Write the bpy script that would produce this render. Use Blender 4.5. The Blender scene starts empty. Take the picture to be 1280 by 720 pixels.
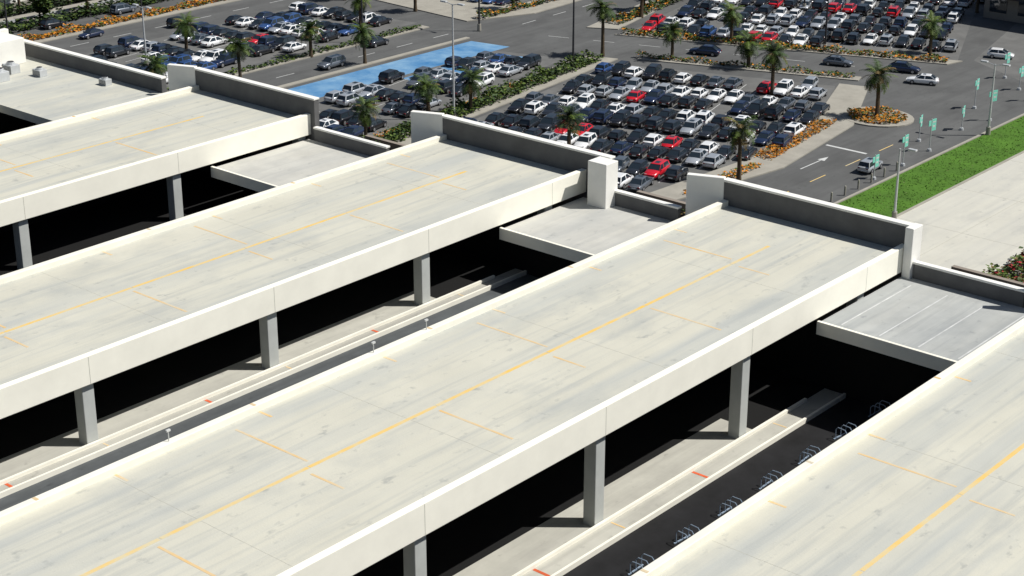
import bpy, bmesh, math, random
from mathutils import Vector, Matrix
random.seed(11)
C=bpy.context.scene.collection
# ------------------------------------------------------------ materials
def mat(name,col,rough=0.8,var=0.12,scale=0.6,col2=None,metal=0.0,coat=0.0,streak=0.0,streakcol=(0.3,0.3,0.3),bump=0.0,spec=0.3):
    m=bpy.data.materials.new(name);m.use_nodes=True
    nt=m.node_tree;N=nt.nodes;L=nt.links
    b=N["Principled BSDF"];b.inputs["Roughness"].default_value=rough;b.inputs["Metallic"].default_value=metal
    b.inputs["Specular IOR Level"].default_value=spec
    if coat: b.inputs["Coat Weight"].default_value=coat;b.inputs["Coat Roughness"].default_value=0.05
    c4=(*col,1)
    if var<=0: b.inputs["Base Color"].default_value=c4;return m
    tc=N.new("ShaderNodeTexCoord")
    n=N.new("ShaderNodeTexNoise");n.inputs["Scale"].default_value=scale;n.inputs["Detail"].default_value=7;n.inputs["Roughness"].default_value=0.65
    L.new(tc.outputs["Object"],n.inputs["Vector"])
    r=N.new("ShaderNodeMapRange");r.inputs["From Min"].default_value=0.3;r.inputs["From Max"].default_value=0.7
    L.new(n.outputs["Fac"],r.inputs["Value"])
    mx=N.new("ShaderNodeMix");mx.data_type='RGBA'
    c2=col2 if col2 else tuple(c*(1-2*var) for c in col)
    mx.inputs[6].default_value=(*c2,1);mx.inputs[7].default_value=c4
    L.new(r.outputs[0],mx.inputs[0]);out=mx.outputs[2]
    if streak>0:
        def layer(out,sc,vec,f0,f1,mxv,col):
            mp=N.new("ShaderNodeMapping");mp.inputs["Scale"].default_value=vec;L.new(tc.outputs["Object"],mp.inputs[0])
            s=N.new("ShaderNodeTexNoise");s.inputs["Scale"].default_value=sc;s.inputs["Detail"].default_value=8;s.inputs["Roughness"].default_value=0.6;L.new(mp.outputs[0],s.inputs["Vector"])
            r2=N.new("ShaderNodeMapRange");r2.inputs["From Min"].default_value=f0;r2.inputs["From Max"].default_value=f1;r2.inputs["To Max"].default_value=mxv;L.new(s.outputs["Fac"],r2.inputs["Value"])
            m2=N.new("ShaderNodeMix");m2.data_type='RGBA';m2.inputs[7].default_value=(*col,1)
            L.new(r2.outputs[0],m2.inputs[0]);L.new(out,m2.inputs[6]);return m2.outputs[2]
        out=layer(out,1.0,(0.45,0.02,0.8),0.44,0.64,streak,streakcol)
        out=layer(out,1.0,(2.0,0.08,2.6),0.50,0.72,streak*0.8,tuple(c*0.86 for c in streakcol))
        out=layer(out,0.30,(1,0.5,1),0.52,0.72,0.6,tuple(c*0.88 for c in streakcol))
        out=layer(out,1.6,(1,0.6,1),0.61,0.74,0.6,tuple(c*0.66 for c in streakcol))
    L.new(out,b.inputs["Base Color"])
    if bump>0:
        bn=N.new("ShaderNodeTexNoise");bn.inputs["Scale"].default_value=9;bn.inputs["Detail"].default_value=4;L.new(tc.outputs["Object"],bn.inputs["Vector"])
        bp=N.new("ShaderNodeBump");bp.inputs["Strength"].default_value=bump;bp.inputs["Distance"].default_value=0.05
        L.new(bn.outputs["Fac"],bp.inputs["Height"]);L.new(bp.outputs[0],b.inputs["Normal"])
    return m
M_deck=mat("deck_concrete",(0.61,0.595,0.505),0.75,0.05,0.2,streak=0.7,streakcol=(0.43,0.45,0.435),bump=0.15)
M_par=mat("parapet_concrete",(0.88,0.855,0.75),0.8,0.06,0.5)
M_fas=mat("fascia_concrete",(0.96,0.935,0.82),0.8,0.05,0.4)
M_white=mat("white_wall",(0.88,0.87,0.82),0.8,0.06,0.5)
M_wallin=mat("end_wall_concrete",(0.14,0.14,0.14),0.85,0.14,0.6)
M_xslab=mat("crossover_concrete",(0.58,0.57,0.52),0.8,0.10,0.35,streak=0.5,streakcol=(0.42,0.43,0.42))
M_xslab2=mat("crossover_concrete_worn",(0.48,0.49,0.47),0.8,0.10,0.35,streak=0.6,streakcol=(0.28,0.30,0.31))
M_low=mat("lower_floor_concrete",(0.52,0.51,0.45),0.85,0.10,0.3,streak=0.5,streakcol=(0.33,0.32,0.29))
M_shade=mat("painted_shade",(0.008,0.008,0.008),0.9,0.1,0.5)  # near-black colour stands in for the shade under decks and crossovers
M_lane=mat("lane_asphalt",(0.11,0.12,0.125),0.85,0.15,0.5,streak=0.5,streakcol=(0.06,0.065,0.07))
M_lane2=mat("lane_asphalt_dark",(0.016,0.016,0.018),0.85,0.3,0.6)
M_col=mat("column_concrete",(0.50,0.52,0.50),0.8,0.08,0.8)
M_yel=mat("yellow_paint",(0.80,0.50,0.09),0.7,0.22,0.6,col2=(0.62,0.56,0.38))
M_yel2=mat("yellow_paint_worn",(0.74,0.46,0.15),0.7,0.2,0.5,col2=(0.61,0.56,0.44))
M_red=mat("red_paint",(0.75,0.14,0.05),0.7,0.15,2)
M_wp=mat("white_paint",(0.65,0.66,0.65),0.7,0.15,1.2)
M_joint=mat("joint_sealant",(0.50,0.49,0.42),0.8,0.1,2)
M_asph=mat("asphalt",(0.135,0.137,0.135),0.85,0.16,0.12,streak=0.4,streakcol=(0.075,0.075,0.075))
M_lot=mat("lot_asphalt",(0.17,0.17,0.165),0.85,0.18,0.25)
M_ground=mat("ground_soil",(0.20,0.19,0.17),0.9,0.15,0.05)
M_side=mat("sidewalk",(0.38,0.36,0.31),0.85,0.12,0.5)
M_plaza=mat("plaza_concrete",(0.60,0.585,0.51),0.8,0.05,0.25,streak=0.4,streakcol=(0.46,0.46,0.43))
M_blue=mat("blue_surface",(0.03,0.17,0.40),0.5,0.2,0.25,col2=(0.25,0.42,0.58))
M_grass=mat("grass",(0.085,0.20,0.018),0.9,0.2,0.35,bump=0.6)
M_brown=mat("brown_soil",(0.10,0.06,0.045),0.9,0.25,1.5)
M_tan=mat("tan_stucco",(0.30,0.26,0.22),0.85,0.1,0.3)
M_bwall=mat("grey_cladding",(0.22,0.22,0.23),0.7,0.08,0.3)
M_metal=mat("galvanised_metal",(0.62,0.64,0.65),0.45,0.06,3,metal=0.3)
M_dmetal=mat("dark_metal",(0.04,0.04,0.045),0.5,0.05,3)
M_bluem=mat("rack_metal",(0.30,0.38,0.48),0.4,0.08,3)
M_teal=mat("teal_paint",(0.22,0.66,0.54),0.5,0.08,3)
M_bark=mat("palm_bark",(0.13,0.095,0.06),0.95,0.25,4)
M_l1=mat("leaf_light",(0.12,0.18,0.03),0.6,0.2,1.5)
M_l2=mat("leaf_mid",(0.05,0.095,0.02),0.6,0.2,1.5)
M_l3=mat("leaf_dark",(0.018,0.034,0.012),0.7,0.2,1.5)
M_dry=mat("leaf_dry",(0.22,0.16,0.06),0.7,0.2,1.5)
M_or=mat("orange_flowers",(0.70,0.27,0.02),0.7,0.2,2)
M_rf=mat("red_flowers",(0.50,0.04,0.05),0.7,0.2,2)
# ------------------------------------------------------------ helpers
def empty(name,loc=(0,0,0)):
    o=bpy.data.objects.new(name,None);C.objects.link(o);o.location=loc;return o
def link(name,me,parent=None):
    o=bpy.data.objects.new(name,me);C.objects.link(o)
    if parent: o.parent=parent
    return o
def addbox(bm,x0,x1,y0,y1,z0,z1,mi=0,Mx=None):
    vs=[Vector((x,y,z)) for z in (z0,z1) for x,y in ((x0,y0),(x1,y0),(x1,y1),(x0,y1))]
    if Mx: vs=[Mx@v for v in vs]
    v=[bm.verts.new(c) for c in vs]
    for q in ((3,2,1,0),(4,5,6,7),(0,1,5,4),(1,2,6,5),(2,3,7,6),(3,0,4,7)):
        f=bm.faces.new([v[i] for i in q]);f.material_index=mi
def finish(bm,name,mats,parent=None,smooth=False,bevel=0):
    me=bpy.data.meshes.new(name);bm.to_mesh(me);bm.free()
    for m in mats: me.materials.append(m)
    if smooth:
        for p in me.polygons:p.use_smooth=True
    o=link(name,me,parent)
    if bevel:
        b=o.modifiers.new("bevel",'BEVEL');b.width=bevel;b.segments=2
    return o
def box(name,x0,x1,y0,y1,z0,z1,m,parent=None,bevel=0):
    bm=bmesh.new();addbox(bm,x0,x1,y0,y1,z0,z1);return finish(bm,name,[m],parent,bevel=bevel)
def boxes(name,lst,m,parent=None,bevel=0):
    bm=bmesh.new()
    for b in lst: addbox(bm,*b)
    return finish(bm,name,[m],parent,bevel=bevel)
def poly(name,pts,z0,z1,m,parent=None):
    bm=bmesh.new()
    if z1-z0<0.02:
        bm.faces.new([bm.verts.new((x,y,z1)) for x,y in pts])
    else:
        lo=[bm.verts.new((x,y,z0)) for x,y in pts];hi=[bm.verts.new((x,y,z1)) for x,y in pts]
        n=len(pts);bm.faces.new(hi)
        for i in range(n): bm.faces.new([lo[i],lo[(i+1)%n],hi[(i+1)%n],hi[i]])
    bmesh.ops.recalc_face_normals(bm,faces=bm.faces)
    o=finish(bm,name,[m],parent)
    if z1-z0<0.02 and o.data.polygons[0].normal.z<0:
        o.data.flip_normals()
    return o
def inpoly(x,y,P):
    c=False;n=len(P)
    for i in range(n):
        x1,y1=P[i];x2,y2=P[(i+1)%n]
        if (y1>y)!=(y2>y) and x<(x2-x1)*(y-y1)/(y2-y1)+x1: c=not c
    return c
def tube(bm,p0,p1,r0,r1,seg=8,mi=0):
    p0=Vector(p0);p1=Vector(p1);d=(p1-p0).normalized()
    a=d.orthogonal().normalized();b=d.cross(a)
    A=[bm.verts.new(p0+(a*math.cos(t)+b*math.sin(t))*r0) for t in [2*math.pi*i/seg for i in range(seg)]]
    B=[bm.verts.new(p1+(a*math.cos(t)+b*math.sin(t))*r1) for t in [2*math.pi*i/seg for i in range(seg)]]
    for i in range(seg):
        f=bm.faces.new([A[i],A[(i+1)%seg],B[(i+1)%seg],B[i]]);f.material_index=mi
    f=bm.faces.new(B);f.material_index=mi;f=bm.faces.new(A[::-1]);f.material_index=mi
# ------------------------------------------------------------ parking garage
G=empty("parking_garage")
box("base_volume",-146,-22,-6,91,0,8.2,M_bwall,G)
decks=[(-109.4,93.0,10.9),(-83.2,96.2,10.9),(-57.4,97.4,9.3),(-31.8,98.0,9.3)]
colY=[10.5,24,37.8,51.6,65.4,79.2,92.2]
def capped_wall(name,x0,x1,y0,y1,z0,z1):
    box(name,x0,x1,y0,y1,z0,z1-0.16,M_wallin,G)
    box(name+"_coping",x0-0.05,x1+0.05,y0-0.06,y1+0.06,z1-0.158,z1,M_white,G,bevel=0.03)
for k,(xc,ye,zl) in enumerate(decks):
    nx=decks[k+1][0] if k<3 else xc+25.6
    D=G
    box("deck_slab",xc-6.6,xc+7,-6,ye,15.4,16,M_deck,D)
    box("deck_parapet_a",xc-7.05,xc-6.6,-6,ye,14.9,16.4,M_par,D,bevel=0.04)
    box("deck_parapet_b",xc+7.0,xc+7.45,-6,ye-0.02,14.75,16.5,M_fas,D,bevel=0.04)
    box("deck_kerb",xc+6.7,xc+6.998,-6,ye,16.0,16.14,M_par,D)
    boxes("fascia_joints",[(xc+7.44,xc+7.453,y,y+0.035,14.76,16.44) for y in colY if y<ye-1],M_joint,D)
    boxes("deck_beams",[(xc-6.5,xc+6.95,y-0.3,y+0.3,14.6,15.397) for y in colY if y<ye-1]+[(xc+6.3,xc+6.97,-6,ye-6,14.85,15.395)],M_col,D)
    boxes("columns",[(xc+6.35,xc+7.15,y-0.4,y+0.4,zl-0.5,14.6) for y in colY]+[(xc-6.9,xc-6.2,y-0.35,y+0.35,zl-0.5,14.85) for y in colY],M_col,D,bevel=0.04)
    boxes("centre_line",[(xc-0.12,xc+0.12,-4+9.2*j,min(-4+9.2*j+9.13,ye-5),16.001,16.006) for j in range(11) if -4+9.2*j<ye-6],M_yel,D)
    L1=[];L2=[]
    i=0;y=4.2
    while y<ye-6:
        if i%2==0: L1.append((xc+0.5,xc+5.6,y,y+0.16,16.001,16.006))
        else: L1.append((xc-5.9,xc-0.5,y+0.8,y+0.95,16.001,16.006));L1.append((xc+0.6,xc+2.9,y,y+0.15,16.001,16.006))
        L2.append((xc-6.58,xc-5.6,y+3,y+3.16,16.001,16.006))
        y+=9.3;i+=1
    boxes("stall_lines",L1,M_yel2,D)
    boxes("edge_ticks",L2,M_yel2,D)
    boxes("expansion_joints",[(xc-6.5,xc+6.6,y,y+0.025,16.0005,16.003) for y in [v+0.25 for v in range(2,int(ye)-3,14)]],M_joint,D)
    boxes("parapet_ticks",[(xc-7.0,xc-6.63,y,y+0.18,16.402,16.407) for y in [12,26.3,40,53.5,67,80]],M_yel2,D)
    xr=[xc+7.9,xc+9.6,xc+7.4,xc+7.9][k]
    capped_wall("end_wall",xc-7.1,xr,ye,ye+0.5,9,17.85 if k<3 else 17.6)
    bm=bmesh.new();Mx=Matrix.Translation((xc-7.12,ye+0.2,0))@Matrix.Rotation(math.radians(22),4,'Z')
    addbox(bm,-2.7,0,-0.25,0.25,12,17.95,0,Mx);finish(bm,"end_wall_wing",[M_white],D,bevel=0.05)
    if k==1: box("end_pier",xc+8.7,xc+10.4,ye-1.5,ye-0.08,12.5,17.8,M_white,D,bevel=0.05)
    if k==2: box("end_pier",xc+7.5,xc+8.1,ye-0.7,ye+0.55,13,17.9,M_white,D,bevel=0.05)
    # lower level
    sx=xc+(8.15 if k<2 else 8.6)
    bay_tone=M_low if k else M_shade  # concrete where sun reaches under the deck; first bay coloured as shade
    box("lower_floor_inner",xc-7.0,xc+4.7,-6,91,zl-0.5,zl,M_shade,D)  # deck shade painted into the floor colour
    box("lower_floor_bay",xc+4.7,xc+7.2,-6,80.5,zl-0.52,zl-0.003,bay_tone,D)
    box("lower_floor_bay_end",xc+4.7,xc+7.2,80.5,91,zl-0.52,zl-0.003,M_shade,D)  # far end of the bay darkened to paint in shade
    box("lower_floor_edge",xc+7.2,sx,-6,88.4,zl-0.52,zl-0.003,M_low if k else M_lane,D)  # first bay takes the darker lane colour as painted shade
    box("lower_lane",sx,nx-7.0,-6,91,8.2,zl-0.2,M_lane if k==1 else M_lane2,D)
    if k:
        box("lower_wall",sx-0.02,sx+0.14,-6,88.4,zl-0.4,zl+0.1,M_par,D)
        box("lower_kerb",xc+7.2,xc+7.38,-6,86,zl,zl+0.2,M_par,D)
        boxes("lower_red_marks",[(xc+7.42,sx-0.1,y,y+0.2,zl+0.002,zl+0.008) for y in (45.5,59.5,73.6)],M_red,D)
        boxes("lower_yellow_marks",[(xc+7.45,sx-0.2,y,y+0.12,zl+0.002,zl+0.008) for y in (39,52,66,82)],M_yel2,D)
    box("light_block_wall",xc-1.2,xc-0.9,-6,88,zl,15.39,M_shade,D)  # added black wall, blocks light from the far slot to keep the interior dark
    box("cross_wall",xc-6.6,nx-7.1,88.5,88.9,8.2,13.4,M_shade,D)
    if k<3:
        y0=86.6 if k else 82.5
        ye2=min(ye,decks[k+1][1])
        xa,xb=xc+7.47,nx-7.08
        box("crossover_slab",xa,xb,y0,ye2-0.4,13.9,14.45,M_xslab if k<2 else M_xslab2,D)
        box("crossover_fascia",xa,xb,y0-0.22,y0-0.003,13.75,14.6,M_par,D)
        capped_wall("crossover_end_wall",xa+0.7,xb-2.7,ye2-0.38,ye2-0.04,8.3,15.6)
        if k==2: boxes("crossover_lines",[(x,x+0.1,y0+0.6,ye2-1.6,14.453,14.458) for x in [xa+1.2+2.6*j for j in range(4)]],M_wp,D)
        box("terrace",xa+0.5,xb-0.5,ye2+0.02,ye2+5.5,0,12.6,M_brown,D)
        box("terrace_wall",xa+0.5,xb-0.5,ye2+5.5,ye2+5.9,0,13.5,M_tan,D)
bm=bmesh.new()
for y in (62.5,66.8,33,48): tube(bm,(-64.2,y,16.4),(-64.2,y,17.0),.03,.03,6);addbox(bm,-64.26,-64.14,y-.12,y+.12,16.95,17.05)
finish(bm,"parapet_stubs",[M_wp],G)
box("side_roof_slab",-143.5,-117.0,80.6,92.0,14.5,15.2,M_deck,G)
capped_wall("side_roof_end_wall",-143.5,-119.9,92.0,92.5,8.2,16.6)
box("side_roof_wing",-144.1,-143.5,72,92.5,12,17.2,M_white,G,bevel=0.05)
box("side_stair_block",-142.5,-138.0,86.5,90.5,15.2,17.6,M_white,G,bevel=0.05)
box("side_lower_floor",-146,-116.9,-6,91,8.2,10.85,M_shade,G)
box("side_deck",-142.6,-128.8,-6,80,15.2,15.8,M_deck,G)
box("side_fascia",-128.8,-128.4,-6,80,14.4,16.2,M_fas,G)
boxes("side_columns",[(-129.6,-128.9,y-0.4,y+0.4,10.9,15.2) for y in colY if y<80],M_col,G)
def vent(x,y,z,s):
    e=empty("rooftop_vent",(x,y,z))
    bm=bmesh.new();addbox(bm,-0.7*s,0.7*s,-0.5*s,0.5*s,0,0.8*s);tube(bm,(0,0,0.8*s),(0,0,1.0*s),0.38*s,0.38*s,12);finish(bm,"housing",[M_metal],e,bevel=0.03)
    bm=bmesh.new()
    for i in range(5): addbox(bm,-0.72*s,0.72*s,-0.52*s,-0.5*s,0.12*s+i*0.12*s,0.17*s+i*0.12*s)
    tube(bm,(0,0,1.0*s),(0,0,1.04*s),0.3*s,0.3*s,10);finish(bm,"louvres",[M_dmetal],e)
for x,y,s in ((-138.6,84.2,1.3),(-136.4,84,1.0),(-134.4,85.2,1.1),(-136,87.5,1.0),(-133,88.5,0.8),(-126,90.5,0.7)): vent(x,y,15.2,s)
# ------------------------------------------------------------ bicycle racks in lane
bm=bmesh.new()
for i in range(3):
    y=-0.5+i*0.5
    pts=[(-0.4,y,0),(-0.4,y,0.6),(-0.25,y,0.78),(0.25,y,0.78),(0.4,y,0.6),(0.4,y,0)]
    for a,b in zip(pts,pts[1:]): tube(bm,a,b,0.028,0.028,6)
addbox(bm,-0.44,-0.36,-0.65,0.65,0.0,0.05);addbox(bm,0.36,0.44,-0.65,0.65,0.0,0.05)
rk=bpy.data.meshes.new("bicycle_rack");bm.to_mesh(rk);bm.free();rk.materials.append(M_bluem)
for i in range(12):
    o=link("bicycle_rack",rk);o.location=(-45.75,43+i*4.05,9.102);o.rotation_euler=(0,0,random.uniform(-.15,.15))
# ------------------------------------------------------------ ground
poly("ground",[(-1500,-1000),(1500,-1000),(1500,2500),(-1500,2500)],0,0,M_ground)
poly("asphalt_road",[(-260,95),(-82,95),(-82,300),(-260,300)],0.004,0.004,M_asph)
LOTS={
"main":[(-124,112),(-128.6,142),(-132.4,173),(-105,182),(-97,168),(-94,150),(-97,132),(-97,112)],
"blue":[(-149.5,116),(-148.5,168),(-138.4,171),(-134.4,142),(-130,116)],
"l2":[(-187.5,112),(-187,170),(-166.8,173),(-166.5,112)],
"l4":[(-215,180),(-164,188),(-168,245),(-225,235)],
"up":[(-141,188),(-146,210),(-152,262),(-118,268),(-110,228),(-99.5,203)],
}
for n,P in LOTS.items(): poly("parking_lot_pavement",P,0.008,0.008,M_lot)
poly("blue_pavement",[(-154.6,128),(-154,170),(-148.0,171),(-149.0,128)],0.012,0.012,M_blue)
poly("blue_pavement",[(-147.5,150),(-147.3,167),(-142.2,168.4),(-143,150)],0.012,0.012,M_blue)
def kerbline(pts,w=0.3,closed=False,name="kerb",m=None,h=0.13):
    bm=bmesh.new();q=pts+([pts[0]] if closed else [])
    for (x1,y1),(x2,y2) in zip(q,q[1:]):
        d=Vector((x2-x1,y2-y1,0));l=d.length
        Mx=Matrix.Translation((x1,y1,0))@Matrix.Rotation(math.atan2(d.y,d.x),4,'Z')
        addbox(bm,-w/2+random.uniform(0,.001),l+w/2-0.01,-w/2,w/2,0.0,h+random.uniform(0,.003),0,Mx)
    return finish(bm,name,[m or M_side])
MED=[
 [(-131.2,118),(-133.8,142),(-137.5,173.5),(-133,175),(-129.2,142),(-125,118)],
 [(-200.5,110),(-199.5,175),(-196.5,175),(-197,110)],
 [(-165.8,112),(-165,172),(-163.6,172),(-164,112)],
 [(-156.4,116),(-155.8,171),(-155.1,171),(-155.5,116)],
 [(-131,176.5),(-104,185.8),(-104.6,187.6),(-131.6,178)],
 [(-141.5,185.2),(-99.5,200.2),(-98.8,203),(-141,187.6)],
 [(-147,186),(-152,212),(-157,262),(-153,262),(-148.5,212),(-143,188)],
 [(-162,178),(-158,188),(-160,235),(-163,235),(-163.5,190),(-190,182),(-190,180)],
 [(-96.5,150),(-99,167.5),(-105,183),(-101.5,184),(-94.5,168.5),(-92,150),(-95,130),(-97.8,132)],
]
for P in MED: poly("median_island",P,0,0.13,M_side)
def leafmass(name,P,z0,h,n,size,mats,wts,bump=0.5):
    xs=[p[0] for p in P];ys=[p[1] for p in P]
    bm=bmesh.new();k=0
    ph=random.uniform(0,9)
    while k<n:
        x=random.uniform(min(xs),max(xs));y=random.uniform(min(ys),max(ys))
        if not inpoly(x,y,P): continue
        hh=h*(0.55+0.45*math.sin(x*1.3+ph)*math.sin(y*0.9+ph*2)+random.uniform(-.15,.2))
        if hh<0.15*h: 
            if random.random()<0.7: k+=1;continue
            hh=0.2*h
        z=z0+hh*random.random()**0.6
        s=size*random.uniform(.5,1.3)
        e=Matrix.Translation((x,y,z))@Matrix.Rotation(random.uniform(0,6.28),4,'Z')@Matrix.Rotation(random.uniform(-1.1,1.1),4,'X')
        v=[bm.verts.new(e@Vector(c)) for c in ((-s*.5,0,0),(0,-s*.35,s*.08),(s*.6,0,0),(0,s*.35,s*.08))]
        f=bm.faces.new(v);f.material_index=random.choices(range(len(mats)),wts)[0];k+=1
    return finish(bm,name,mats)
def strip(x1,y1,x2,y2,w):
    d=Vector((x2-x1,y2-y1));n=Vector((-d.y,d.x)).normalized()*w/2
    return [(x1+n.x,y1+n.y),(x2+n.x,y2+n.y),(x2-n.x,y2-n.y),(x1-n.x,y1-n.y)]
GM=[M_l1,M_l2,M_l3];GW=[5,4,2]
leafmass("hedge",strip(-128.4,120,-135.2,173,2.6),0.13,1.5,6500,0.42,GM,GW)
leafmass("flower_bed",strip(-130.6,120,-134.6,160,1.0),0.13,0.6,1600,0.3,[M_or,M_l1,M_dry],[5,2,1])
leafmass("hedge",strip(-199,112,-198.6,174,2.0),0.13,0.9,4200,0.4,[M_or,M_l1,M_l3],[6,3,1])
leafmass("hedge",strip(-164.8,113,-164.4,171,1.0),0.13,0.8,1800,0.4,GM,GW)
leafmass("hedge",strip(-132,177.5,-105,186.6,1.1),0.13,0.8,1200,0.35,GM+[M_or],[4,3,2,2])
leafmass("hedge",strip(-141,186.4,-100,201.2,1.4),0.13,0.9,2200,0.4,[M_l1,M_l2,M_or],[4,3,3])
leafmass("hedge",strip(-145.4,190,-154.5,258,2.4),0.13,1.1,4200,0.45,[M_l1,M_l2,M_l3,M_or],[3,4,2,2])
leafmass("hedge",strip(-161.6,180,-161,232,1.6),0.13,1.2,2400,0.45,[M_l1,M_l2,M_l3,M_or],[4,4,2,2])
leafmass("flower_bed",strip(-95.3,151,-97.5,168,2.2),0.13,0.5,1500,0.3,[M_or,M_dry,M_l2],[5,2,1])
leafmass("flower_bed",strip(-94.2,136,-94.6,149,1.6),0.13,0.5,700,0.3,[M_or,M_l1,M_dry],[4,2,1])
leafmass("hedge",strip(-205,105,-206,180,3.0),0,1.8,6000,0.55,GM,[2,4,4])
leafmass("hedge",strip(-213.6,105,-213.9,190,1.8),0,2.0,5500,0.55,GM,[1,4,5])
for k,(xc,ye,zl) in enumerate(decks[:3]):
    leafmass("terrace_shrubs",[(xc+8.5,ye+0.8),(decks[k+1][0]-8.5,ye+0.8),(decks[k+1][0]-8.5,ye+5),(xc+8.5,ye+5)],12.6,1.0,900,0.4,[M_l2,M_l3,M_dry,M_rf],[4,4,1,1])
isl=[(-94.2+3.9*math.cos(t)*1.1,173.2+3.9*math.sin(t)) for t in [i*math.pi/12 for i in range(24)]]
poly("traffic_island",isl,0,0.15,M_side)
leafmass("flower_bed",[(-94.2+3.2*math.cos(t)*1.1,173.2+3.2*math.sin(t)) for t in [i*math.pi/8 for i in range(16)]],0.15,0.6,1500,0.32,[M_or,M_l1,M_l2,M_dry],[5,2,2,1])
poly("grass_lawn",[(-81.6,112),(-81.6,192),(-75.6,192),(-75.6,112)],0,0.12,M_grass)
kerbline([(-81.9,112),(-81.9,192)],0.3)
kerbline([(-75.45,112),(-75.45,220)],0.3)
poly("concrete_plaza",[(-75.3,105),(-75.3,240),(-61.5,240),(-61.5,105)],0,0.06,M_plaza)
boxes("plaza_joints",[(-75.2,-61.6,y,y+0.04,0.062,0.066) for y in range(108,220,12)]+[(-68.5,-68.46,106,230,0.068,0.072)],M_joint)
poly("concrete_pavement",[(-61.0,105),(-61.0,240),(-30,240),(-30,105)],0,0.05,M_side)
leafmass("shrub_bed",[(-61.3,122),(-61.3,150),(-57.5,150),(-57.5,122)],0.05,1.4,2500,0.5,[M_rf,M_l1,M_l2,M_dry],[2,4,3,1])
poly("pavement",[(-98,204.5),(-84,196),(-81.5,196),(-81.5,240),(-106,240)],0.009,0.009,M_lot)
leafmass("grass_tufts",[(-81.5,125),(-81.5,191),(-75.7,191),(-75.7,125)],0.12,0.08,5000,0.16,[M_grass,M_l1],[6,1])
poly("pavement",[(-212.5,100),(-212.8,190),(-209.2,190),(-209,100)],0,0.12,M_side)
e=empty("guard_rail")
boxes("posts",[(-208.4,-208.25,y,y+0.12,0,0.8) for y in range(104,190,2)],M_metal,e)
boxes("rail",[(-208.24,-208.16,104,190,0.45,0.85)],M_metal,e)
# raised boulevard at the far left
e=empty("raised_road")
box("embankment",-232,-215,100,225,0,1.4,M_side,e)
poly("roadway",[(-231.4,100),(-231.4,225),(-215.6,225),(-215.6,100)],1.404,1.404,M_asph,e)
box("retaining_parapet",-215.5,-215.1,100,225,1.402,2.3,M_white,e,bevel=.03)
box("centre_barrier",-223.6,-223.2,100,225,1.406,2.1,M_white,e,bevel=.03)
boxes("lane_marks",[(x,x+0.12,y,y+3,1.407,1.411) for x in (-219.5,-227.5) for y in range(104,220,7)],M_wp,e)
def dashes(x1,y1,x2,y2,ln,gap,w,m,z=0.013,name="road_marking"):
    d=Vector((x2-x1,y2-y1,0));l=d.length;Mx=Matrix.Translation((x1,y1,0))@Matrix.Rotation(math.atan2(d.y,d.x),4,'Z')
    bm=bmesh.new();s=0
    while s<l: addbox(bm,s,min(s+ln,l),-w/2,w/2,z-0.002,z+0.002,0,Mx);s+=ln+gap
    finish(bm,name,[m])
dashes(-160,112,-159,172,3,4,0.12,M_wp)
dashes(-148,179,-100,194.5,3,3.5,0.12,M_wp)
dashes(-87.5,120,-87.5,168,3,4,0.12,M_yel)
dashes(-192.4,112,-192,172,3,4,0.12,M_wp)
dashes(-155.2,182,-157.5,250,3,4,0.12,M_wp)
bm=bmesh.new();addbox(bm,-93,-88,160,160.4,0.011,0.015);addbox(bm,-90.6,-90.45,151,155,0.011,0.015)
bm.faces.new([bm.verts.new(c) for c in ((-90.95,155.05,.015),(-90.1,155.05,.015),(-90.52,156.6,.015))]);finish(bm,"road_marking",[M_wp])
# ------------------------------------------------------------ cars
def paint(n,c,metal=0.0,r=0.28): return mat("paint_"+n,c,r,0,metal=metal,coat=0.8,spec=0.5)
PAINTS=[(paint("black",(0.010,0.010,0.013)),30),(paint("navy",(0.012,0.022,0.06)),10),(paint("charcoal",(0.035,0.04,0.05),0.4),13),
 (paint("silver",(0.52,0.55,0.59),0.4),13),(paint("white",(0.84,0.85,0.86)),22),(paint("red",(0.60,0.012,0.025)),6),(paint("blue",(0.04,0.10,0.28),0.2),3),(paint("grey",(0.15,0.17,0.20),0.4),7)]
M_glass=mat("car_glass",(0.02,0.03,0.04),0.06,0,spec=0.9)
M_tyre=mat("tyre",(0.02,0.02,0.02),0.9,0)
M_rim=mat("wheel_rim",(0.45,0.45,0.47),0.35,0,metal=0.7)
M_tl=mat("tail_lamp",(0.35,0.01,0.01),0.2,0)
M_hl=mat("head_lamp",(0.8,0.82,0.85),0.15,0)
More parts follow.
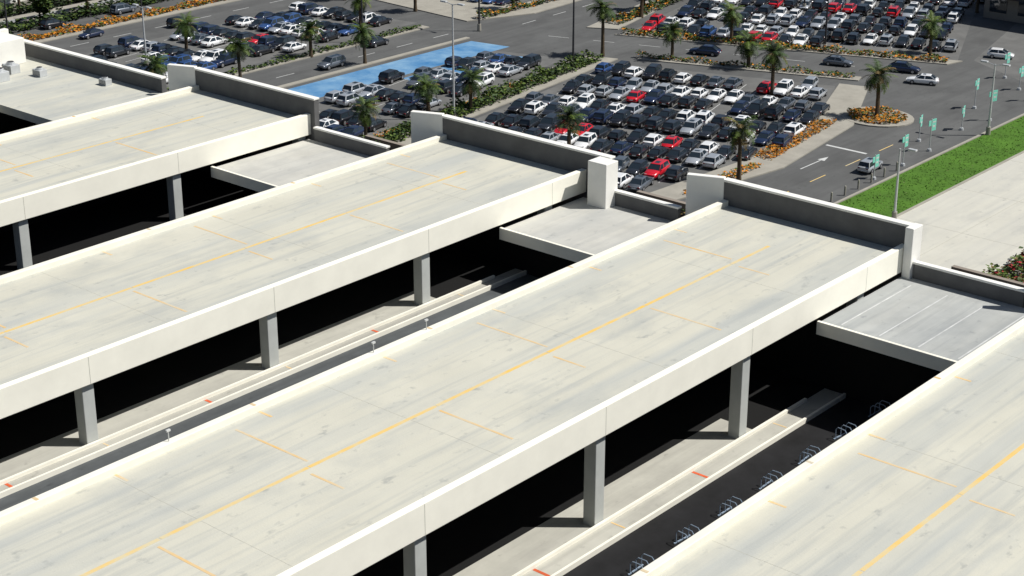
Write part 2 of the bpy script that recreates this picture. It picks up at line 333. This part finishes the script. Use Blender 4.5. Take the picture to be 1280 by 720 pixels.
def carmesh(kind,pm):
    bm=bmesh.new()
    if kind=="sedan":
        st=[(-2.30,.42,.62,.70,.74),(-2.18,.26,.80,.90,.84),(-1.6,.24,.88,.98,.90),(-.6,.22,.86,.95,.91),(.6,.22,.85,.93,.91),(1.1,.22,.82,.90,.90),(1.75,.24,.74,.82,.87),(2.15,.28,.64,.72,.80),(2.32,.40,.54,.60,.66)]
        cab=(-1.95,-1.15,.25,1.05,.94,1.42,.80,.60)
    elif kind=="suv":
        st=[(-2.28,.45,.80,.95,.80),(-2.2,.32,.98,1.06,.88),(-1.5,.30,1.02,1.1,.93),(0,.28,1.0,1.08,.94),(.9,.28,.98,1.06,.94),(1.5,.30,.92,1.02,.92),(2.1,.32,.82,.92,.86),(2.3,.45,.65,.75,.74)]
        cab=(-2.18,-1.85,.35,1.1,1.04,1.66,.85,.68)
    else:
        st=[(-2.05,.42,.70,.85,.76),(-1.95,.28,.88,.98,.84),(-1.2,.24,.92,.98,.88),(.4,.22,.88,.96,.89),(1.0,.22,.84,.92,.88),(1.6,.24,.74,.82,.85),(1.95,.30,.62,.70,.76),(2.05,.40,.55,.60,.66)]
        cab=(-1.95,-1.5,.2,1.1,.94,1.46,.80,.62)
    rings=[]
    for x,zb,zs,zt,hw in st:
        pr=[(hw*.86,zb),(hw*.98,zb+.12),(hw,(zb+zs)/2+.05),(hw*.97,zs-.02),(hw*.80,zt-.015),(0,zt)]
        ring=pr+[(-a,b) for a,b in pr[:-1][::-1]]
        rings.append([bm.verts.new((x,a,b)) for a,b in ring])
    n=len(rings[0])
    for A,B in zip(rings,rings[1:]):
        for i in range(n):
            bm.faces.new([A[i],A[(i+1)%n],B[(i+1)%n],B[i]])
    bm.faces.new(rings[0]);bm.faces.new(rings[-1][::-1])
    xa,xa2,xb2,xb,z0,z1,w0,w1=cab
    z0-=.06
    zm=z1-.04
    b0=[bm.verts.new(c) for c in ((xa,-w0,z0),(xb,-w0,z0),(xb,w0,z0),(xa,w0,z0))]
    b1=[bm.verts.new(c) for c in ((xa2,-w1,zm),(xb2,-w1,zm),(xb2,w1,zm),(xa2,w1,zm))]
    for i in range(4):
        f=bm.faces.new([b0[i],b0[(i+1)%4],b1[(i+1)%4],b1[i]]);f.material_index=1
    r=[bm.verts.new(c) for c in ((xa2-.05,-w1-.02,zm-.01),(xb2+.05,-w1-.02,zm-.01),(xb2+.05,w1+.02,zm-.01),(xa2-.05,w1+.02,zm-.01))]
    t=[bm.verts.new(c) for c in ((xa2+.12,-w1+.12,z1+.02),(xb2-.12,-w1+.12,z1+.02),(xb2-.12,w1-.12,z1+.02),(xa2+.12,w1-.12,z1+.02))]
    for i in range(4): bm.faces.new([r[i],r[(i+1)%4],t[(i+1)%4],t[i]])
    bm.faces.new(t)
    if kind!="hatch":
        zz=z1+.026;xm=(xa2+xb2)/2
        f=bm.faces.new([bm.verts.new(c) for c in ((xm,-.32,zz),(xb2-.25,-.32,zz),(xb2-.25,.32,zz),(xm,.32,zz))]);f.material_index=1
    for s in (-1,1):
        for p,q,wd in (((xa,z0),(xa2,zm),.16),((xb,z0),(xb2,zm),.09),((-.35,z0),(-.35,zm),.10)):
            a=Vector((p[0],s*(w0+.006),p[1]));b=Vector((q[0],s*(w1+.006),q[1]))
            v=[bm.verts.new(c) for c in (a+Vector((-wd,0,0)),a+Vector((wd*.6,0,0)),b+Vector((wd*.6,0,0)),b+Vector((-wd,0,0)))]
            bm.faces.new(v if s<0 else v[::-1])
    wx=1.38 if kind!="hatch" else 1.25
    R=.33 if kind!="suv" else .38
    for x in (-wx,wx):
        for s in (-1,1):
            yo=st[3][4]*s
            tube(bm,(x,yo*.78,R),(x,yo*1.015,R),R,R*.97,14,2)
            tube(bm,(x,yo*1.015,R),(x,yo*1.03,R),R*.62,R*.55,10,3)
    fx=st[-1][0];rx=st[0][0]
    zf=st[-2][2];zr=st[1][2]
    for s in (-1,1):
        addbox(bm,rx-.0,rx+.16,s*.58-.16,s*.58+.16,zr-.22,zr-.06,4)
        addbox(bm,fx-.28,fx-.06,s*.56-.15,s*.56+.15,zf-.12,zf+.0,5)
        addbox(bm,xb-.35,xb-.18,s*(w0+.17)-.08,s*(w0+.17)+.08,z0+.06,z0+.2,0)
    addbox(bm,fx-.10,fx+.02,-.35,.35,.36,.50,2)
    addbox(bm,rx-.03,rx+.05,-.26,.26,.50,.62,5)
    me=bpy.data.meshes.new("car_"+kind);bm.normal_update();bm.to_mesh(me);bm.free()
    for m in (pm,M_glass,M_tyre,M_rim,M_tl,M_hl): me.materials.append(m)
    for i,p in enumerate(me.polygons): p.use_smooth = i<(len(st)-1)*11
    return me
kinds=[("sedan",6),("suv",3),("hatch",3)]
CM={}
for k,_ in kinds:
    for i,(pm,w) in enumerate(PAINTS): CM[(k,i)]=carmesh(k,pm)
PW=[w for _,w in PAINTS]
CS=0.84
def car(x,y,ang,kind=None,ci=None,w=None,name="parked_car",z=0.012):
    k=kind or random.choices([a for a,_ in kinds],[b for _,b in kinds])[0]
    i=ci if ci is not None else random.choices(range(len(PAINTS)),w or PW)[0]
    o=link(name,CM[(k,i)]);o.location=(x,y,z);o.rotation_euler=(0,0,ang);s=CS*random.uniform(.93,1.06);o.scale=(s,s*random.uniform(.97,1.02),s)
def fill(P,theta,stall=2.12,dep=4.05,aisle=3.2,occ=0.97,w=None,off=0,mar=1.0):
    t=math.radians(theta);d=Vector((math.cos(t),math.sin(t)));n=Vector((-d.y,d.x))
    cs=[Vector(p) for p in P]
    u0=min(c.dot(d) for c in cs);u1=max(c.dot(d) for c in cs);v0=min(c.dot(n) for c in cs);v1=max(c.dot(n) for c in cs)
    v=v0+off+dep/2;r=0;lines=bmesh.new()
    while v<v1:
        u=u0;prev=None
        while u<u1:
            p=d*u+n*v
            ok=all(inpoly(*(p+d*a+n*b),P) for a in (-mar,mar) for b in (-mar*1.6,mar*1.6))
            if ok:
                q=d*(u-stall/2)+n*v
                Mx=Matrix.Translation((q.x,q.y,0))@Matrix.Rotation(t,4,'Z')
                addbox(lines,-.04,.04,-dep/2,dep/2,0.0095,0.0125,0,Mx)
                if random.random()<occ:
                    ci=None
                    if prev is not None and random.random()<0.22: ci=prev
                    i=ci if ci is not None else random.choices(range(len(PAINTS)),w or PW)[0]
                    prev=i
                    j=random.gauss(0,.18)
                    a=t+math.pi/2+random.gauss(0,.03)+(math.pi if random.random()<.35 else 0)
                    car(p.x+n.x*j,p.y+n.y*j,a,ci=i)
                else: prev=None
            u+=stall
        r+=1
        v+= dep+0.1 if r%2 else dep+aisle
    finish(lines,"stall_marking",[M_wp])
fill(LOTS["main"],15,aisle=1.9,off=1.0,occ=.985,w=[32,10,13,14,21,8,3,6])
fill(LOTS["blue"],8,aisle=2.6,occ=.95,w=[26,16,12,12,16,1,13,8])
fill(LOTS["l2"],6,aisle=2.8,occ=.96,w=[22,14,12,18,28,3,7,10])
fill(LOTS["l4"],10,aisle=2.8,occ=.95,w=[20,10,12,20,30,3,5,10])
fill(LOTS["up"],19,aisle=2.3,occ=.98,w=[28,10,13,14,24,8,3,6])
car(-84.8,155.4,math.radians(95),"suv",3)
for x,y,a in ((-161.8,160,92),(-158,148,-88),(-110,191,18),(-126,184.5,198),(-87,212,80),(-90,218,60),(-95,222,70),(-86,226,75),(-84.5,208,95),(-88.5,205,140),(-96,208,20),(-203,150,90),(-203,138,90),(-203,128,90),(-190.5,150,92),(-194.4,138,-88),(-102,193.5,18),(-97.5,190,200)):
    car(x,y,math.radians(a))
for x,y in ((-217.6,134),(-217.5,146),(-221.3,139),(-221.4,155),(-217.6,163),(-225.4,143),(-229.4,150),(-225.3,158),(-221.3,172),(-217.6,180)):
    car(x,y,math.radians(90 if x>-223 else -90),z=1.415)
# ------------------------------------------------------------ palms
def palmmesh(seed,h,R,nf=62):
    rnd=random.Random(seed);bm=bmesh.new()
    prev=None;seg=9
    lean=rnd.uniform(-.25,.25)
    for i in range(seg+1):
        t=i/seg;z=h*t;r=.24*(1-.3*t)*(1.25 if i==0 else 1)*(1+.08*(i%2))
        cx=lean*t*t
        ring=[bm.verts.new((cx+r*math.cos(a),r*math.sin(a),z)) for a in [j*math.pi/4 for j in range(8)]]
        if prev:
            for j in range(8): bm.faces.new([prev[j],prev[(j+1)%8],ring[(j+1)%8],ring[j]])
        prev=ring
    top=Vector((lean,0,h))
    for i in range(nf):
        az=i*2.399+rnd.uniform(-.2,.2);el=math.radians(rnd.uniform(-45,85));L=R*rnd.uniform(.7,1.12)
        mi=rnd.choices([1,2,3,4],[4,5,4,1 if el>0 else 3])[0]
        d=Vector((math.cos(az),math.sin(az),0));pts=[];p=top+Vector((0,0,rnd.uniform(-.5,.1)));e=el;ns=7
        for s in range(ns+1):
            pts.append(p.copy());p=p+(d*math.cos(e)+Vector((0,0,math.sin(e))))*(L/ns);e-=math.radians(rnd.uniform(9,15))
        side=Vector((-d.y,d.x,0))
        for s in range(ns):
            a,b=pts[s],pts[s+1];ax=(b-a).normalized()
            wd=.55*math.sin(math.pi*(.16+.8*(s/ns)))
            for sg in (-1,1):
                for q in (0,.5):
                    o=a.lerp(b,q);o2=a.lerp(b,q+.38)
                    tip=o+ax*wd*.55+side*sg*wd+Vector((0,0,-.14*wd-rnd.uniform(0,.14)))
                    f=bm.faces.new([bm.verts.new(o),bm.verts.new(o2),bm.verts.new(tip)]);f.material_index=mi
    me=bpy.data.meshes.new("palm");bm.to_mesh(me);bm.free()
    for m in (M_bark,M_l1,M_l2,M_l3,M_dry): me.materials.append(m)
    return me
PM={}
def palm(x,y,h,R=2.2):
    key=(round(h*1.5)/1.5,random.randint(0,2))
    if key not in PM: PM[key]=palmmesh(int(key[0]*31+key[1]*7),key[0],R)
    s=random.uniform(.88,1.12)
    o=link("palm_tree",PM[key]);o.location=(x,y,0.05);o.rotation_euler=(0,0,random.uniform(0,6.28));o.scale=(s,s,random.uniform(.93,1.07))
for x,y,h in ((-108.6,173.5,5.3),(-94.2,173.2,5.3),(-93.2,143.5,5.3),(-127.6,179.4,4.2),(-135.6,175.1,6.5),(-156.2,131.5,6.6),(-130.6,127,4.6),(-134.5,141,3.6),(-130.9,144.3,3.8),
   (-112.6,139.8,4),(-168.9,164,4.5),(-163.9,150,4.2),(-164.3,125,4),(-145,196,5),(-148,209,5),(-150.5,222,5),(-161,200,5),(-161.3,214,5),(-162,188,4.6),(-156,152,4),(-172,178,4.5),(-185,176.5,4.5),
   (-118,182.6,3.6),(-127,192,4),(-104,204,4),(-206,118,4.5),(-206,131,4.5),(-206,146,4.5),(-206,160,5),(-213.8,128,5),(-213.8,140,5),(-213.8,156,5),(-178,141,4),(-110.5,230,4)):
    palm(x,y,h)
# ------------------------------------------------------------ broadleaf trees
def tree(x,y,h,R,seed):
    rnd=random.Random(seed);bm=bmesh.new()
    tube(bm,(0,0,0),(0,0,h*.45),.2,.12,8,0)
    cl=[]
    for i in range(9):
        a=rnd.uniform(0,6.28);rr=R*rnd.uniform(.2,.75);c=Vector((rr*math.cos(a),rr*math.sin(a),h*rnd.uniform(.55,.9)));cl.append(c)
        tube(bm,(0,0,h*.4),c,.07,.02,5,0)
    for c in cl:
        for k in range(150):
            v=Vector((rnd.gauss(0,1),rnd.gauss(0,1),rnd.gauss(0,.8))).normalized()*R*.42*rnd.random()**.4
            p=c+v;s=rnd.uniform(.15,.36);e=Matrix.Translation(p)@Matrix.Rotation(rnd.uniform(0,6.3),4,'Z')@Matrix.Rotation(rnd.uniform(-1.3,1.3),4,'X')
            f=bm.faces.new([bm.verts.new(e@Vector(q)) for q in ((-s,0,0),(0,-s*.6,0),(s,0,0),(0,s*.6,0))]);f.material_index=rnd.choices([1,2,3],[3,4,3])[0]
    o=finish(bm,"street_tree",[M_bark,M_l1,M_l2,M_l3]);o.location=(x,y,0)
for i,(x,y,h,R) in enumerate(((-213.5,170,5,1.9),(-213.3,120,4.6,1.8),(-160.8,225,5,2.2),(-147.5,200,4.4,2.0),(-152.5,235,5,2.3),(-194.5,178,4.5,2),(-207,175,5,2.5),(-206,138,4,1.9))): tree(x,y,h,R,i)
# ------------------------------------------------------------ lamps, poles, signs
def lamp(x,y,h,double=True,name="street_lamp",m=M_metal):
    e=empty(name,(x,y,0.1))
    bm=bmesh.new();tube(bm,(0,0,0),(0,0,.9),.28,.26,10);finish(bm,"base",[M_side],e)
    bm=bmesh.new();tube(bm,(0,0,.9),(0,0,h),.14,.085,10)
    for s in ((-1,1) if double else (1,)): tube(bm,(0,0,h-.1),(s*1.0,0,h+.1),.045,.045,6)
    finish(bm,"pole",[m],e)
    bm=bmesh.new()
    for s in ((-1,1) if double else (1,)): addbox(bm,s*1.3-.42,s*1.3+.42,-.2,.2,h+.02,h+.2)
    finish(bm,"lamp_heads",[m],e,bevel=.04)
lamp(-130.3,140.8,13.3);lamp(-175.6,132.6,7.7);lamp(-75.0,142.9,7.2,False)
for x,y,h in ((-134.8,168,13),(-164.5,160,9),(-147.5,214,11),(-198.8,150,9),(-198.8,128,9),(-115,196,9),(-81.3,175,8),(-130,215,10),(-120,240,10),(-157,175,9)):
    lamp(x,y,h,m=M_dmetal if h>8 else M_metal)
def signpost(x,y,h=3.0):
    e=empty("banner_sign",(x,y,0.01))
    bm=bmesh.new();tube(bm,(0,0,0),(0,0,h),.06,.05,8);tube(bm,(0,0,0),(0,0,.25),.25,.22,10);finish(bm,"post",[M_metal],e)
    bm=bmesh.new();addbox(bm,.08,.75,-.03,.03,h-1.4,h-.1);addbox(bm,-.5,-.08,-.03,.03,h-.8,h-.2);finish(bm,"panel",[M_teal],e,bevel=.01)
    bm=bmesh.new();addbox(bm,.2,.6,-.036,.036,h-1.0,h-.8);addbox(bm,.15,.65,-.036,.036,h-.5,h-.35);finish(bm,"lettering",[M_wp],e)
    e.rotation_euler=(0,0,math.radians(random.uniform(70,105)))
for x,y in ((-83.0,153),(-83.0,159),(-83.4,165.5),(-86.0,168),(-84.5,175),(-83.8,180.5),(-87.5,184),(-84.3,191),(-87.2,195),(-91,199),(-85.6,201.5),(-83.3,206),(-89,206)): signpost(x,y,random.uniform(2.6,3.8))
bm=bmesh.new();tube(bm,(0,0,0),(0,0,.95),.11,.10,10);tube(bm,(0,0,.95),(0,0,1.02),.10,.04,10);tube(bm,(0,0,.7),(0,0,.78),.116,.116,10)
bo=bpy.data.meshes.new("bollard");bm.to_mesh(bo);bm.free();bo.materials.append(M_side)
for i in range(6):
    o=link("bollard",bo);o.location=(-82.6,144+i*2.6,0.01)
# ------------------------------------------------------------ far buildings
def bld(name,x0,x1,y0,y1,h,m,rows,cols):
    e=empty(name)
    box("walls",x0,x1,y0,y1,0,h,m,e);box("roof_parapet",x0-.2,x1+.2,y0-.2,y1+.2,h+.002,h+.5,M_white,e)
    L=[]
    for r in range(rows):
        for c in range(cols):
            w=(x1-x0)/cols;xa=x0+w*c+w*.2;L.append((xa,xa+w*.6,y0-.06,y0+.1,1+r*3.4,3+r*3.4))
    boxes("windows",L,M_glass,e)
    box("canopy",x0+1,x1-1,y0-1.4,y0-.1,3.3,3.5,M_dmetal,e)
bld("office_building",-108.5,-70,228,262,11,M_tan,3,9)
bld("warehouse",-150,-108,272,300,9,M_bwall,2,10)
# ------------------------------------------------------------ light & camera
S=bpy.context.scene
w=bpy.data.worlds.new("World");S.world=w;w.use_nodes=True
nt=w.node_tree;sky=nt.nodes.new("ShaderNodeTexSky");sky.sky_type='NISHITA';sky.sun_disc=False
el=math.radians(52);az=math.atan2(.77,.64)
sky.sun_elevation=el;sky.sun_rotation=az
nt.links.new(sky.outputs[0],nt.nodes["Background"].inputs[0]);nt.nodes["Background"].inputs[1].default_value=0.05
sd=Vector((math.cos(el)*math.sin(az),math.cos(el)*math.cos(az),math.sin(el)))
l=bpy.data.lights.new("sun",'SUN');l.energy=5.0;l.angle=math.radians(.5);l.color=(1,.97,.915)
so=bpy.data.objects.new("sun",l);C.objects.link(so);so.rotation_euler=sd.to_track_quat('Z','Y').to_euler();so.location=(0,0,100)
cd=bpy.data.cameras.new("camera");cd.lens=61.17;cd.sensor_width=36;cd.clip_start=1;cd.clip_end=5000
co=bpy.data.objects.new("camera",cd);C.objects.link(co);co.location=(0,0,56);co.rotation_euler=(math.radians(90-21.8),0,math.radians(40.8))
S.camera=co
S.view_settings.view_transform='Standard';S.view_settings.look='None';S.view_settings.exposure=0
